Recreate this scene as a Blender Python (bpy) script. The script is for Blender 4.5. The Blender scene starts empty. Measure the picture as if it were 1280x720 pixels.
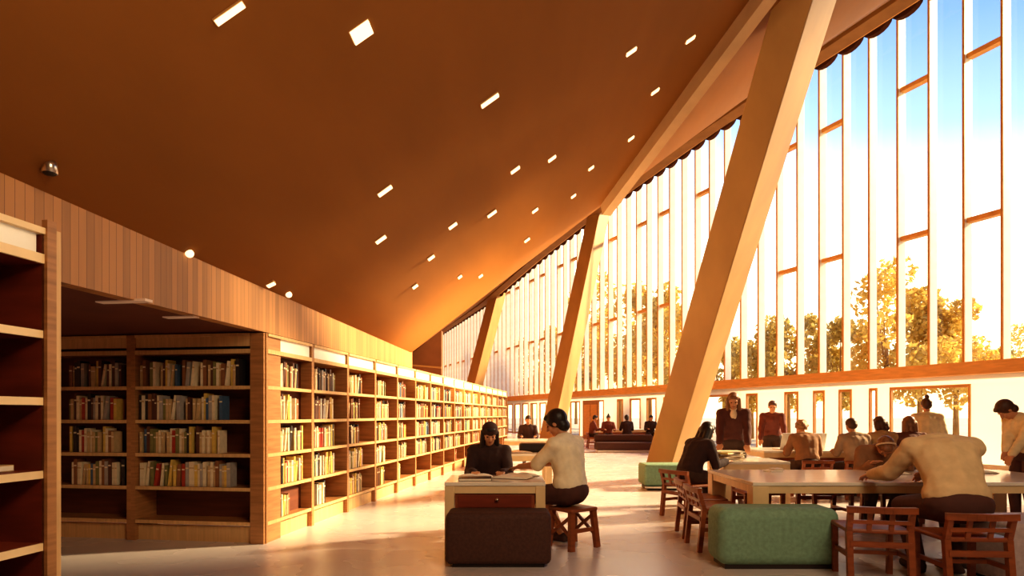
import bpy, math, random
from mathutils import Vector, Matrix
random.seed(7)
COL = bpy.context.scene.collection
SC = bpy.context.scene
F = 766.0; HZ = 518.0; EYE = 1.35
def at(px, Y, z=0.0): return Vector(((px-640)/F*Y, Y, z))
# ------------------------------------------------------------------ materials
def nodes(name):
    m = bpy.data.materials.new(name); m.use_nodes = True
    nt = m.node_tree; b = nt.nodes['Principled BSDF']
    return m, nt, b
def mat(name, col, rough=.6, var=.15, scale=6.0, stretch=(1,1,1), bump=0.0, metal=0.0, spec=.4, emit=None, es=0):
    m, nt, b = nodes(name)
    tc = nt.nodes.new('ShaderNodeTexCoord'); mp = nt.nodes.new('ShaderNodeMapping'); mp.inputs['Scale'].default_value = stretch
    nz = nt.nodes.new('ShaderNodeTexNoise'); nz.inputs['Scale'].default_value = scale; nz.inputs['Detail'].default_value = 4
    nt.links.new(tc.outputs['Object'], mp.inputs['Vector']); nt.links.new(mp.outputs[0], nz.inputs['Vector'])
    r = nt.nodes.new('ShaderNodeValToRGB')
    c0 = [c*(1-var) for c in col]; c1 = [min(1,c*(1+var)) for c in col]
    r.color_ramp.elements[0].position = .3; r.color_ramp.elements[1].position = .7
    r.color_ramp.elements[0].color = (*c0,1); r.color_ramp.elements[1].color = (*c1,1)
    nt.links.new(nz.outputs['Fac'], r.inputs[0]); nt.links.new(r.outputs[0], b.inputs['Base Color'])
    b.inputs['Roughness'].default_value = rough; b.inputs['Metallic'].default_value = metal
    b.inputs['Specular IOR Level'].default_value = spec
    if bump:
        bp = nt.nodes.new('ShaderNodeBump'); bp.inputs['Strength'].default_value = bump; bp.inputs['Distance'].default_value = .02
        nt.links.new(nz.outputs['Fac'], bp.inputs['Height']); nt.links.new(bp.outputs[0], b.inputs['Normal'])
    if emit:
        b.inputs['Emission Color'].default_value = (*emit,1); b.inputs['Emission Strength'].default_value = es
    return m
def plank_mat(name, col, width, axis='X', var=.35, rough=.5):
    m, nt, b = nodes(name)
    tc = nt.nodes.new('ShaderNodeTexCoord'); sp = nt.nodes.new('ShaderNodeSeparateXYZ')
    nt.links.new(tc.outputs['Object'], sp.inputs[0])
    d = nt.nodes.new('ShaderNodeMath'); d.operation = 'DIVIDE'; d.inputs[1].default_value = width
    nt.links.new(sp.outputs[axis], d.inputs[0])
    fl = nt.nodes.new('ShaderNodeMath'); fl.operation = 'FLOOR'; nt.links.new(d.outputs[0], fl.inputs[0])
    wn = nt.nodes.new('ShaderNodeTexWhiteNoise'); wn.noise_dimensions = '1D'; nt.links.new(fl.outputs[0], wn.inputs['W'])
    nz = nt.nodes.new('ShaderNodeTexNoise'); nz.inputs['Scale'].default_value = 3
    mp = nt.nodes.new('ShaderNodeMapping'); mp.inputs['Scale'].default_value = (8,8,.6)
    nt.links.new(tc.outputs['Object'], mp.inputs[0]); nt.links.new(mp.outputs[0], nz.inputs['Vector'])
    ad = nt.nodes.new('ShaderNodeMath'); ad.operation='ADD'
    ml = nt.nodes.new('ShaderNodeMath'); ml.operation='MULTIPLY'; ml.inputs[1].default_value=.6
    nt.links.new(nz.outputs['Fac'], ml.inputs[0]); nt.links.new(ml.outputs[0], ad.inputs[0]); nt.links.new(wn.outputs['Value'], ad.inputs[1])
    r = nt.nodes.new('ShaderNodeValToRGB'); r.color_ramp.elements[0].position=.1; r.color_ramp.elements[1].position=1.3 if False else 1.0
    r.color_ramp.elements[0].color=(*[c*(1-var) for c in col],1); r.color_ramp.elements[1].color=(*[min(1,c*(1+var)) for c in col],1)
    nt.links.new(ad.outputs[0], r.inputs[0])
    fr = nt.nodes.new('ShaderNodeMath'); fr.operation='FRACT'; nt.links.new(d.outputs[0], fr.inputs[0])
    gt = nt.nodes.new('ShaderNodeMath'); gt.operation='GREATER_THAN'; gt.inputs[1].default_value=.06; nt.links.new(fr.outputs[0], gt.inputs[0])
    mx = nt.nodes.new('ShaderNodeMix'); mx.data_type='RGBA'; mx.inputs[6].default_value=(*[c*.45 for c in col],1)
    nt.links.new(gt.outputs[0], mx.inputs[0]); nt.links.new(r.outputs[0], mx.inputs[7])
    nt.links.new(mx.outputs[2], b.inputs['Base Color']); b.inputs['Roughness'].default_value = rough
    return m
M = {}
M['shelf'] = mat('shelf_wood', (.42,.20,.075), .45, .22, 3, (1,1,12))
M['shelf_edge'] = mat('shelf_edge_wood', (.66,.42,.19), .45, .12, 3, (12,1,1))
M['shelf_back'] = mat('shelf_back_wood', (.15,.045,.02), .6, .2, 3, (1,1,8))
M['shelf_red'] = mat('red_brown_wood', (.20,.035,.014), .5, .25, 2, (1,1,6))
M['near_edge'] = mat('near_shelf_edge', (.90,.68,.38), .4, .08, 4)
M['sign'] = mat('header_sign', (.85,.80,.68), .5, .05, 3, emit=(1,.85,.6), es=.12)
M['fascia'] = plank_mat('fascia_planks', (.47,.22,.07), .065, var=.22)
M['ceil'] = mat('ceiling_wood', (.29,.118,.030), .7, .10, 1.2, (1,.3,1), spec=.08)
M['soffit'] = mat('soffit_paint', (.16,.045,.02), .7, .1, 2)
M['column'] = mat('column_wood', (.50,.275,.095), .5, .10, 2, (1,1,.3))
M['beam'] = mat('beam_wood', (.30,.15,.055), .6, .12, 2, spec=.1)
M['beam2'] = mat('ceiling_beam_wood', (.55,.36,.20), .6, .10, 2)
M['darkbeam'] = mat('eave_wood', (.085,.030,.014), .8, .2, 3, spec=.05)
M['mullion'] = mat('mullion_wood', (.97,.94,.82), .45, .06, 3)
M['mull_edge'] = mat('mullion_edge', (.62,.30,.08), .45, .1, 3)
M['transom'] = mat('transom_wood', (.75,.38,.11), .5, .12, 3, (1,1,6))
M['white'] = mat('white_wall', (.88,.84,.74), .6, .04, 2)
M['wallb'] = mat('brown_wall', (.25,.10,.04), .7, .2, 1)
M['table'] = mat('table_wood', (.78,.58,.32), .30, .10, 4, (1,10,1))
M['tabletop'] = mat('table_top_laminate', (.84,.78,.66), .14, .06, 4, (1,10,1))
M['drawer'] = mat('drawer_wood', (.30,.08,.03), .4, .2, 4, (1,6,6))
M['chair'] = mat('chair_wood', (.26,.072,.024), .38, .25, 5, (1,1,4))
M['brown_f'] = mat('brown_upholstery', (.075,.030,.020), .75, .2, 40, bump=.15)
M['green_f'] = mat('green_upholstery', (.20,.34,.23), .7, .14, 30, bump=.15)
M['grey_f'] = mat('mauve_grey_upholstery', (.42,.33,.32), .75, .12, 30, bump=.15)
M['metal'] = mat('brushed_metal', (.75,.70,.62), .3, .05, 10, metal=1)
M['black'] = mat('black_plastic', (.03,.02,.018), .5, .1, 10)
M['paper'] = mat('paper', (.90,.84,.70), .7, .04, 20)
M['laptop'] = mat('laptop_shell', (.78,.76,.70), .35, .04, 10)
M['glow'] = mat('fixture_diffuser', (1,.9,.7), .5, 0.0, 2, emit=(1,.74,.42), es=1.5)
M['dglow'] = mat('dim_fixture', (.8,.6,.45), .5, 0.0, 2, emit=(1,.6,.35), es=.08)
M['leaf'] = None
def glass():
    m = bpy.data.materials.new('window_glass'); m.use_nodes=True; nt=m.node_tree
    nt.nodes.remove(nt.nodes['Principled BSDF']); out=nt.nodes['Material Output']
    t=nt.nodes.new('ShaderNodeBsdfTransparent'); t.inputs[0].default_value=(.96,.97,.95,1)
    g=nt.nodes.new('ShaderNodeBsdfGlossy'); g.inputs['Roughness'].default_value=.03
    mx=nt.nodes.new('ShaderNodeMixShader'); mx.inputs[0].default_value=.05
    nt.links.new(t.outputs[0],mx.inputs[1]); nt.links.new(g.outputs[0],mx.inputs[2]); nt.links.new(mx.outputs[0],out.inputs[0])
    return m
M['glass']=glass()
def frosted():
    m=bpy.data.materials.new('frosted_white_panel'); m.use_nodes=True; nt=m.node_tree
    nt.nodes.remove(nt.nodes['Principled BSDF']); out=nt.nodes['Material Output']
    nz=nt.nodes.new('ShaderNodeTexNoise'); nz.inputs['Scale'].default_value=1.5; r=nt.nodes.new('ShaderNodeValToRGB')
    r.color_ramp.elements[0].color=(.68,.62,.50,1); r.color_ramp.elements[1].color=(.78,.74,.63,1); nt.links.new(nz.outputs['Fac'],r.inputs[0])
    a=nt.nodes.new('ShaderNodeBsdfTranslucent'); b=nt.nodes.new('ShaderNodeBsdfDiffuse'); mx=nt.nodes.new('ShaderNodeMixShader'); mx.inputs[0].default_value=.6
    for q in (a,b): nt.links.new(r.outputs[0],q.inputs[0])
    nt.links.new(a.outputs[0],mx.inputs[1]); nt.links.new(b.outputs[0],mx.inputs[2]); nt.links.new(mx.outputs[0],out.inputs[0]); return m
M['frost']=frosted()
def leafmat(name,col):
    m = bpy.data.materials.new(name); m.use_nodes=True; nt=m.node_tree
    nt.nodes.remove(nt.nodes['Principled BSDF']); out=nt.nodes['Material Output']
    nz=nt.nodes.new('ShaderNodeTexNoise'); nz.inputs['Scale'].default_value=1.2
    r=nt.nodes.new('ShaderNodeValToRGB'); r.color_ramp.elements[0].color=(*[c*.6 for c in col],1); r.color_ramp.elements[1].color=(*[c*1.3 for c in col],1)
    nt.links.new(nz.outputs['Fac'],r.inputs[0])
    d=nt.nodes.new('ShaderNodeBsdfDiffuse'); t=nt.nodes.new('ShaderNodeBsdfTranslucent')
    mx=nt.nodes.new('ShaderNodeMixShader'); mx.inputs[0].default_value=.35
    nt.links.new(r.outputs[0],d.inputs[0]); nt.links.new(r.outputs[0],t.inputs[0])
    nt.links.new(d.outputs[0],mx.inputs[1]); nt.links.new(t.outputs[0],mx.inputs[2]); nt.links.new(mx.outputs[0],out.inputs[0])
    return m
M['leaf']=leafmat('haze_paled_golden_leaves',(.75,.55,.16)); M['leaf2']=leafmat('haze_paled_olive_leaves',(.62,.48,.15)); M['bark']=mat('bark',(.34,.20,.08),.9,.3,6,(1,1,.2))  # leaf colours paled to stand in for the golden haze glow
def floor_mat():
    m, nt, b = nodes('polished_concrete')
    tc=nt.nodes.new('ShaderNodeTexCoord')
    n1=nt.nodes.new('ShaderNodeTexNoise'); n1.inputs['Scale'].default_value=.55; n1.inputs['Detail'].default_value=6
    nt.links.new(tc.outputs['Object'],n1.inputs['Vector'])
    r=nt.nodes.new('ShaderNodeValToRGB'); r.color_ramp.elements[0].position=.3; r.color_ramp.elements[1].position=.75
    r.color_ramp.elements[0].color=(.56,.50,.49,1); r.color_ramp.elements[1].color=(.70,.64,.62,1)
    nt.links.new(n1.outputs['Fac'],r.inputs[0]); nt.links.new(r.outputs[0],b.inputs['Base Color'])
    n2=nt.nodes.new('ShaderNodeTexNoise'); n2.inputs['Scale'].default_value=1.4; nt.links.new(tc.outputs['Object'],n2.inputs['Vector'])
    mr=nt.nodes.new('ShaderNodeMapRange'); mr.inputs[3].default_value=.20; mr.inputs[4].default_value=.34
    nt.links.new(n2.outputs['Fac'],mr.inputs[0]); nt.links.new(mr.outputs[0],b.inputs['Roughness'])
    b.inputs['Specular IOR Level'].default_value=.6
    return m
M['floor']=floor_mat(); M['ground']=mat('outdoor_paving',(.36,.32,.24),.8,.15,.3)
# ------------------------------------------------------------------ mesh builder
class MB:
    def __init__(s): s.v=[]; s.f=[]; s.mi=[]; s.mats=[]; s.smooth=[]
    def _m(s,m):
        if m not in s.mats: s.mats.append(m)
        return s.mats.index(m)
    def add(s,vs,fs,m,sm=False):
        o=len(s.v); s.v+=[tuple(v) for v in vs]; k=s._m(m)
        for f in fs: s.f.append([i+o for i in f]); s.mi.append(k); s.smooth.append(sm)
        return s
    def box(s,a,b,m,bev=0):
        x0,y0,z0=a; x1,y1,z1=b
        vs=[(x,y,z) for z in (z0,z1) for y in (y0,y1) for x in (x0,x1)]
        return s.add(vs,[(0,2,3,1),(4,5,7,6),(0,1,5,4),(2,6,7,3),(0,4,6,2),(1,3,7,5)],m)
    def prism(s,p,q,w,h,m,side=None):       # bar between two points, w along side, h along the other
        p=Vector(p);q=Vector(q);d=(q-p).normalized()
        side=Vector(side) if side else (d.cross(Vector((0,0,1))) if abs(d.z)<.99 else Vector((1,0,0)))
        side=(side-d*side.dot(d)).normalized(); up=side.cross(d).normalized()
        vs=[c+side*a*w/2+up*b*h/2 for c in (p,q) for a,b in ((-1,-1),(1,-1),(1,1),(-1,1))]
        return s.add(vs,[(0,3,2,1),(4,5,6,7),(0,1,5,4),(1,2,6,5),(2,3,7,6),(3,0,4,7)],m)
    def tube(s,p,q,r1,r2,m,n=10):
        return s.capsule(p,r1,q,r2,m,n,0)
    def capsule(s,p,r1,q,r2,m=None,n=12,k=4):
        p=Vector(p);q=Vector(q); d=(q-p); L=d.length; d=d.normalized() if L>1e-6 else Vector((0,0,1))
        a=d.cross(Vector((0,0,1))); a=a.normalized() if a.length>1e-3 else Vector((1,0,0)); b=d.cross(a)
        rings=[]
        if k:
            for i in range(1,k+1):
                t=math.pi/2*(1-i/k); rings.append((p-d*r1*math.sin(t),r1*math.cos(t)))
            for i in range(0,k):
                t=math.pi/2*(i/k); rings.append((q+d*r2*math.sin(t),r2*math.cos(t)))
            pe,qe=p-d*r1,q+d*r2
        else: rings=[(p,r1),(q,r2)]; pe,qe=p,q
        vs=[pe]
        for c,r in rings: vs+=[c+(a*math.cos(2*math.pi*j/n)+b*math.sin(2*math.pi*j/n))*r for j in range(n)]
        vs.append(qe); fs=[]
        for j in range(n): fs.append((0,1+(j+1)%n,1+j))
        for i in range(len(rings)-1):
            for j in range(n):
                A=1+i*n+j;B=1+i*n+(j+1)%n; fs.append((A,B,B+n,A+n))
        e=len(vs)-1; o=1+(len(rings)-1)*n
        for j in range(n): fs.append((e,o+j,o+(j+1)%n))
        return s.add(vs,fs,m,True)
    def ell(s,c,r,m=None,rot=None,n=16,k=10):
        c=Vector(c); vs=[];fs=[]
        def P(t,p):
            v=Vector((r[0]*math.sin(t)*math.cos(p),r[1]*math.sin(t)*math.sin(p),r[2]*math.cos(t)))
            return c+(rot@v if rot else v)
        vs.append(P(0,0))
        for i in range(1,k):
            for j in range(n): vs.append(P(math.pi*i/k,2*math.pi*j/n))
        vs.append(P(math.pi,0))
        for j in range(n): fs.append((0,1+j,1+(j+1)%n))
        for i in range(k-2):
            for j in range(n):
                A=1+i*n+j;B=1+i*n+(j+1)%n; fs.append((A,A+n,B+n,B))
        e=len(vs)-1;o=1+(k-2)*n
        for j in range(n): fs.append((e,o+(j+1)%n,o+j))
        return s.add(vs,fs,m,True)
    def mesh(s,name):
        me=bpy.data.meshes.new(name); me.from_pydata(s.v,[],s.f)
        for m in s.mats:
            if m: me.materials.append(m)
        if any(s.mats): me.polygons.foreach_set('material_index',s.mi)
        me.polygons.foreach_set('use_smooth',s.smooth); me.update(); return me
    def build(s,name,parent=None,bev=0,loc=None,rz=0):
        o=bpy.data.objects.new(name,s.mesh(name)); COL.objects.link(o)
        if loc is not None: o.location=loc
        o.rotation_euler.z=rz
        if parent: o.parent=parent
        if bev:
            md=o.modifiers.new('bevel','BEVEL'); md.width=bev; md.segments=2; md.limit_method='ANGLE'
        return o
def thing(name,label,cat,loc=(0,0,0),rz=0,group=None):
    o=bpy.data.objects.new(name,None); COL.objects.link(o); o.empty_display_size=.1
    o.location=loc; o.rotation_euler.z=rz; o['label']=label; o['category']=cat
    if group: o['group']=group
    return o
def tag(o,label,cat,group=None,kind=None):
    o['label']=label; o['category']=cat
    if group: o['group']=group
    if kind: o['kind']=kind
    return o
def struct(o,label=None,cat=None):
    o['kind']='structure'
    if label: o['label']=label; o['category']=cat
    return o
def copy_tree(o,parent=None):
    c=o.copy(); COL.objects.link(c); c.parent=parent
    for ch in list(o.children): copy_tree(ch,c)
    return c
# ------------------------------------------------------------------ building geometry
UX,UY=.1420,.9899                      # direction of the long bookcase row
ROW=Vector((-2.58,6.38,0)); ROWA=math.atan2(UY,UX); ENDA=math.atan2(-UX,UY)
WX,WY=-.365,.931                       # direction of the glass wall
W0=Vector((11.7,16,0)); WA=math.atan2(WY,WX)   # local +x along wall, local +y = (-.931,-.365) = into the room
def wall_s(px):
    r=(px-640)/F; return (W0.x-r*W0.y)/(r*WY-WX)
def wallpt(s,z=0,d=0): return Vector((W0.x+WX*s-WY*d, W0.y+WY*s+WX*d, z))   # d metres into the room
def interp(t,pts):
    if t<=pts[0][0]: return pts[0][1]
    for (a,b),(c,d) in zip(pts,pts[1:]):
        if t<=c: return b+(d-b)*(t-a)/(c-a)
    return pts[-1][1]
def eave(Y): return interp(Y,[(24,13.35),(33,12.9),(39,12.35),(48,11.25),(64.9,10.4),(70,8.5)])
YE=11.4
def edgeA(Y):
    if Y<=YE:
        x=-2.58+.1434*(Y-6.38); return x,1.35+.02937*Y-.443*x
    return -.1632*Y, 1.35+.1018*Y
def edgeB(Y):
    if Y<10.75: return 13.76,13.4
    if Y<=64.9: return 11.7-.392*(Y-16), eave(Y)
    return -7.47-3.9*(Y-64.9)/5.1, eave(Y)
def bulge(Y): return .35*max(0,min(1,(45-Y)/28))
def ceilz(x,Y):
    ax,az=edgeA(Y); bx,bz=edgeB(Y)
    t=(x-ax)/(bx-ax) if bx>ax else 0
    t=max(0,min(1,t)); return az+(bz-az)*t+bulge(Y)*math.sin(math.pi*t)
def ceil_hit(px,py):
    Y=1.5
    while Y<75:
        x=(px-640)/F*Y; z=EYE+(HZ-py)/F*Y
        if z>ceilz(x,Y): return Vector((x,Y,z))
        Y+=.02
    return None
# floor and ground
m=MB(); m.add([(-14,-7,0),(14.6,-7,0),(14.6,10.8,0),wallpt(-5.6,0,-.2),wallpt(53,0,-.2),(-13,71,0),(-14,71,0)],[(0,1,2,3,4,5,6)],M['floor']); struct(m.build('floor'))
m=MB(); m.add([(-120,-60,-.08),(160,-60,-.08),(160,220,-.08),(-120,220,-.08)],[(0,1,2,3)],M['ground']); struct(m.build('ground'))
# main ceiling
ys=[-7+.9*i for i in range(20)]; ys=[y for y in ys if y<YE-.3]+[YE]+[YE+1.0*i for i in range(1,59)]; ys=[y for y in ys if y<69.9]+[69.9]
m=MB(); vs=[];fs=[];N=28
for Y in ys:
    ax,az=edgeA(Y);bx,bz=edgeB(Y)
    vs.append((ax-.3,Y,az-.1))
    for j in range(N+1):
        x=ax+(bx-ax)*j/N; vs.append((x,Y,ceilz(x,Y)))
for i in range(len(ys)-1):
    for j in range(N+1):
        a=i*(N+2)+j; fs.append((a,a+N+2,a+N+3,a+1))
m.add(vs,fs,M['ceil'],True); struct(m.build('ceiling'))
# roof overhang outside (thin, keeps sun from slipping over)
# fascia in front plane of the row, local frame along u
FL=5.15
m=MB(); s0=-14.0; n=30; vs=[];fs=[]
for i in range(n+1):
    s=s0+(FL-s0)*i/n; wx=ROW.x+UX*s+.99*.0; wy=ROW.y+UY*s; z=1.35+.02937*wy-.443*wx
    vs+=[(s,.02,2.215),(s,.02,z+.04),(s,.14,2.215),(s,.14,z+.06)]
for i in range(n):
    a=i*4; fs+=[(a,a+4,a+5,a+1),(a+2,a+3,a+7,a+6),(a,a+2,a+6,a+4)]
fs.append((n*4,n*4+2,n*4+3,n*4+1)); m.add(vs,fs,M['fascia'])
struct(m.build('trim_1',loc=ROW,rz=ROWA),'long fascia of vertical wooden planks above the bookcases','fascia')
# soffit behind it
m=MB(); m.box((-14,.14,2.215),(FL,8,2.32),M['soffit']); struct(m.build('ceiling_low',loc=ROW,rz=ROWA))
# walls out of view
m=MB(); m.box((-13.6,-7.2,0),(14.6,-7,14),M['wallb']); struct(m.build('wall_back'))
m=MB(); m.box((13.78,-7,0),(14.0,10.82,14.4),M['wallb']); struct(m.build('wall_right'))
m=MB(); m.box((-13.8,-7,0),(-13.6,71,9),M['wallb']); struct(m.build('wall_left'))
m=MB(); m.box((-13.6,70,0),(-9,70.3,8.6),M['wallb'])
m.add([(-7.5,65,0),(-12.0,70,0),(-12,70,8.6),(-7.5,65,10.4)],[(0,1,2,3)],M['wallb']); struct(m.build('wall_far'))
# wall under the far ceiling edge
m=MB(); vs=[];fs=[]
for i,Y in enumerate([11.6,20,30,40,50,60,69.8]):
    ax,az=edgeA(Y); vs+=[(ax-.05,Y,0),(ax-.05,Y,az+.05)]
    if i: fs.append((2*i-2,2*i,2*i+1,2*i-1))
m.add(vs,fs,M['wallb']); struct(m.build('wall_side'))
# small ledges on the far wall, seen over the bookcases
m=MB(); xa,xb=-4.08,-2.88
m.add([(x,y,z) for y in (25,25.6) for x,z in ((xa,0),(xb,0),(xb,4.78),(xa,3.85))],[(0,1,2,3),(5,4,7,6),(1,5,6,2),(4,0,3,7),(3,2,6,7)],M['wallb']); struct(m.build('wall_partition'))
for k,(za,zb) in enumerate([(2.95,2.75),(3.35,3.25)]):
    m=MB(); m.prism((xa,24.96,za),(xb,24.96,zb),.07,.07,M['column'],side=(0,1,0)); struct(m.build('trim_%d'%(20+k)))
# ---------------- glass wall
MOD=.887; S0=-.27; KMIN=-6; KMAX=59
TB,TT=2.35,2.67
def wtop(s):
    p=wallpt(s); return eave(p.y)-.05
wn=0
for k in range(KMIN,KMAX):
    sa=S0+MOD*k; sb=sa+MOD; wn+=1
    e=bpy.data.objects.new('window_%d'%wn,None); COL.objects.link(e); e.location=wallpt(sa); e.rotation_euler.z=WA; e['kind']='structure'
    za=wtop(sa)
    m=MB(); m.box((-.025,0,TT),(.025,.28,za),M['mullion']); m.box((-.028,.28,TT),(.028,.31,za),M['mull_edge']); m.build('mullion',e)
    m=MB(); zb=wtop(sb); m.add([(.025,.03,TT),(MOD-.025,.03,TT),(MOD-.025,.03,zb),(.025,.03,za)],[(0,1,2,3)],M['glass']); m.build('pane',e)
    if k%5 in (1,4):
        for z in (6.3,10.5):
            if z<min(za,zb)-.4:
                m=MB(); m.box((.03,.02,z-.06),(MOD-.03,.22,z+.06),M['transom']); m.build('crossbar',e)
# big transom between the upper glass and the ground floor
SL=S0+MOD*KMIN; SR=S0+MOD*KMAX
m=MB(); m.box((0,-.1,TB),(SR-SL,.5,TT),M['transom']); struct(m.build('trim_2',loc=wallpt(SL),rz=WA),'long orange timber transom between upper and lower windows','transom')
m=MB(); m.add([(0,.1,2.13),(SR-SL,.1,2.13),(SR-SL,.1,TB),(0,.1,TB)],[(0,1,2,3)],M['frost']); struct(m.build('trim_3',loc=wallpt(SL),rz=WA))
# ground floor: white piers with glazing between
piers=[(1290,1217),(1116,1100),(1090,1068),(1052,1034),(1020,1001),(984,950),(936,925),(832,823),(811,803),(790,781),(774,757),(731,727)]
segs=[]
for a,b in piers: segs.append((wall_s(a),wall_s(b)))
segs[0]=(SL,segs[0][1])
for k in range(0,14): s=wall_s(715)+k*1.5; segs.append((s,s+.45))
for i,(a,b) in enumerate(segs):
    m=MB(); m.add([(0,.1,0),(b-a,.1,0),(b-a,.1,2.13),(0,.1,2.13)],[(0,1,2,3)],M['frost']); m.box((0,.101,0),(b-a,.12,.1),M['white']); struct(m.build('wall_pier_%d'%(i+1),loc=wallpt(a),rz=WA))
prev=segs[0][1]; gi=100
dA,dB=wall_s(753),wall_s(734)
for (a,b) in segs[1:]:
    if a-prev>.05:
        gi+=1; e=bpy.data.objects.new('window_%d'%gi,None); COL.objects.link(e); e.location=wallpt(prev); e.rotation_euler.z=WA; e['kind']='structure'
        L=a-prev
        if L>0:
            m=MB(); m.box((0,.05,2.05),(L,.14,2.13),M['mull_edge']); m.box((0,.05,0),(.05,.14,2.05),M['mull_edge']); m.box((L-.05,.05,0),(L,.14,2.05),M['mull_edge']); m.box((0,.05,0),(L,.14,.08),M['mull_edge']); m.build('window_frame',e)
            m=MB(); m.add([(.05,.09,.08),(L-.05,.09,.08),(L-.05,.09,2.05),(.05,.09,2.05)],[(0,1,2,3)],M['glass']); m.build('pane',e)
    prev=b
d=bpy.data.objects.new('door_1',None); COL.objects.link(d); d.location=wallpt(dA); d.rotation_euler.z=WA; d['kind']='structure'
m=MB(); L=dB-dA; m.box((0,.19,0),(L,.26,2.13),M['shelf']); m.box((.12,.26,.2),(L/2-.04,.28,1.9),M['transom']); m.box((L/2+.04,.26,.2),(L-.12,.28,1.9),M['transom']); m.build('door_leaf',d)
m=MB(); m.tube((L/2-.08,.32,.95),(L/2-.08,.32,1.25),.02,.02,M['metal']); m.build('door_handle',d)
# eave scallops and edge
m=MB()
for k in range(KMIN,KMAX):
    s=S0+MOD*(k+.5); z=wtop(s)-.78; vs=[(MOD*(k-KMIN+.5),.5,z+.25)]; nn=8; r=MOD*.48
    pts=[(MOD*(k-KMIN+.5)+r*math.cos(math.pi+math.pi*j/nn), z-.55*r*math.sin(math.pi*j/nn)*1.1) for j in range(nn+1)]
    vs=[(x,.46,zz) for x,zz in pts]+[(x,.62,zz) for x,zz in pts]+[(MOD*(k-KMIN+.5)-r,.46,z+1.2),(MOD*(k-KMIN+.5)+r,.46,z+1.2),(MOD*(k-KMIN+.5)-r,.62,z+1.2),(MOD*(k-KMIN+.5)+r,.62,z+1.2)]
    q=nn+1; fs=[tuple([2*q]+list(range(0,q))+[2*q+1]), tuple([2*q+3]+list(range(2*q-1,q-1,-1))+[2*q+2])]
    for j in range(nn): fs.append((j,j+q,j+q+1,j+1))
    m.add(vs,fs,M['darkbeam'])
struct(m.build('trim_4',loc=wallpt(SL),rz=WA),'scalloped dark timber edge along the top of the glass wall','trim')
def strip(name,off,dz,w,h,mat_,s_a=-7,s_b=52.5,lab=None):
    m=MB(); n=40; P=[]
    for i in range(n+1):
        s=s_a+(s_b-s_a)*i/n; p=wallpt(s,0,off); P.append(Vector((p.x,p.y,ceilz(p.x,p.y)+dz)))
    for a,b in zip(P,P[1:]): m.prism(a,b,w,h,mat_)
    o=struct(m.build(name)); 
    if lab: o['label']=lab; o['category']='beam'
strip('trim_5',.75,-.42,.10,.10,M['transom'],-4.5)
strip('trim_6',1.35,-.10,.5,.40,M['beam'],-4.5,lab='grey brown edge beam running under the ceiling along the glass wall')
# roof cap outside the glass top
m=MB()
P=[wallpt(s,0,0) for s in (-5.6,10,19,25,34,44,53)]
for a,b in zip(P,P[1:]):
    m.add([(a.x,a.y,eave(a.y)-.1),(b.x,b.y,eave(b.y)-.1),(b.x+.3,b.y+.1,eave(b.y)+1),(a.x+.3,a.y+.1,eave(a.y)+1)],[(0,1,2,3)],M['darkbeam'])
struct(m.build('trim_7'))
# ---------------- inclined columns and ceiling beam
def column(name,base,top,w1,w2,n1,label):
    n1=Vector((n1[0],n1[1],0)).normalized(); n2=Vector((-n1.y,n1.x,0)); 
    b=Vector(base); t=Vector(top); m=MB(); h1=n2*w1/2; h2=n1*w2/2
    vs=[c+h1*a+h2*bb for c in (b,t) for a,bb in ((-1,-1),(1,-1),(1,1),(-1,1))]
    m.add(vs,[(0,3,2,1),(4,5,6,7),(0,1,5,4),(1,2,6,5),(2,3,7,6),(3,0,4,7)],M['column'])
    o=m.build(name,bev=.015); return tag(o,label,'column',group='inclined timber columns')
def hitdn(px,py,extra=.3):
    h=ceil_hit(px,py); return h+Vector((0,0,extra))
# column 1: camera-side edge passes (866,500) and (1014,0)
c1t=ceil_hit(1031,-55); c1b=at(832,12.3,0)
d=(c1t-c1b).normalized()
column('inclined_column',c1b+Vector((.05,.45,0)),c1t+Vector((.05,.45,0))+d*3.2,.54,.92,(-.6,-.8),'massive slanted timber column nearest the camera, rising behind the small green ottoman')
column('inclined_column',at(688,29.5,0),Vector((4.75,32.2,12.75)),.72,1.0,(-.6,-.8),'slanted timber column rising behind the seated man in the cream shirt')
column('inclined_column',at(578,46,0),Vector((-.85,47,11.6)),.85,1.0,(-.6,-.8),'farthest slanted timber column, seen over the end of the long bookcases')
m=MB(); pix=[(757,252),(800,192),(860,112),(905,50),(940,2),(975,-45),(1030,-120)]
P=[ceil_hit(*p) for p in pix]; P=[p-Vector((0,0,.16)) for p in (P[0],P[-1])]
for a,b in zip(P,P[1:]): m.prism(a,b,.17,.22,M['beam2'])
tag(m.build('ceiling_beam'),'long slim timber beam running up the ceiling from the middle slanted column','beam')
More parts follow.
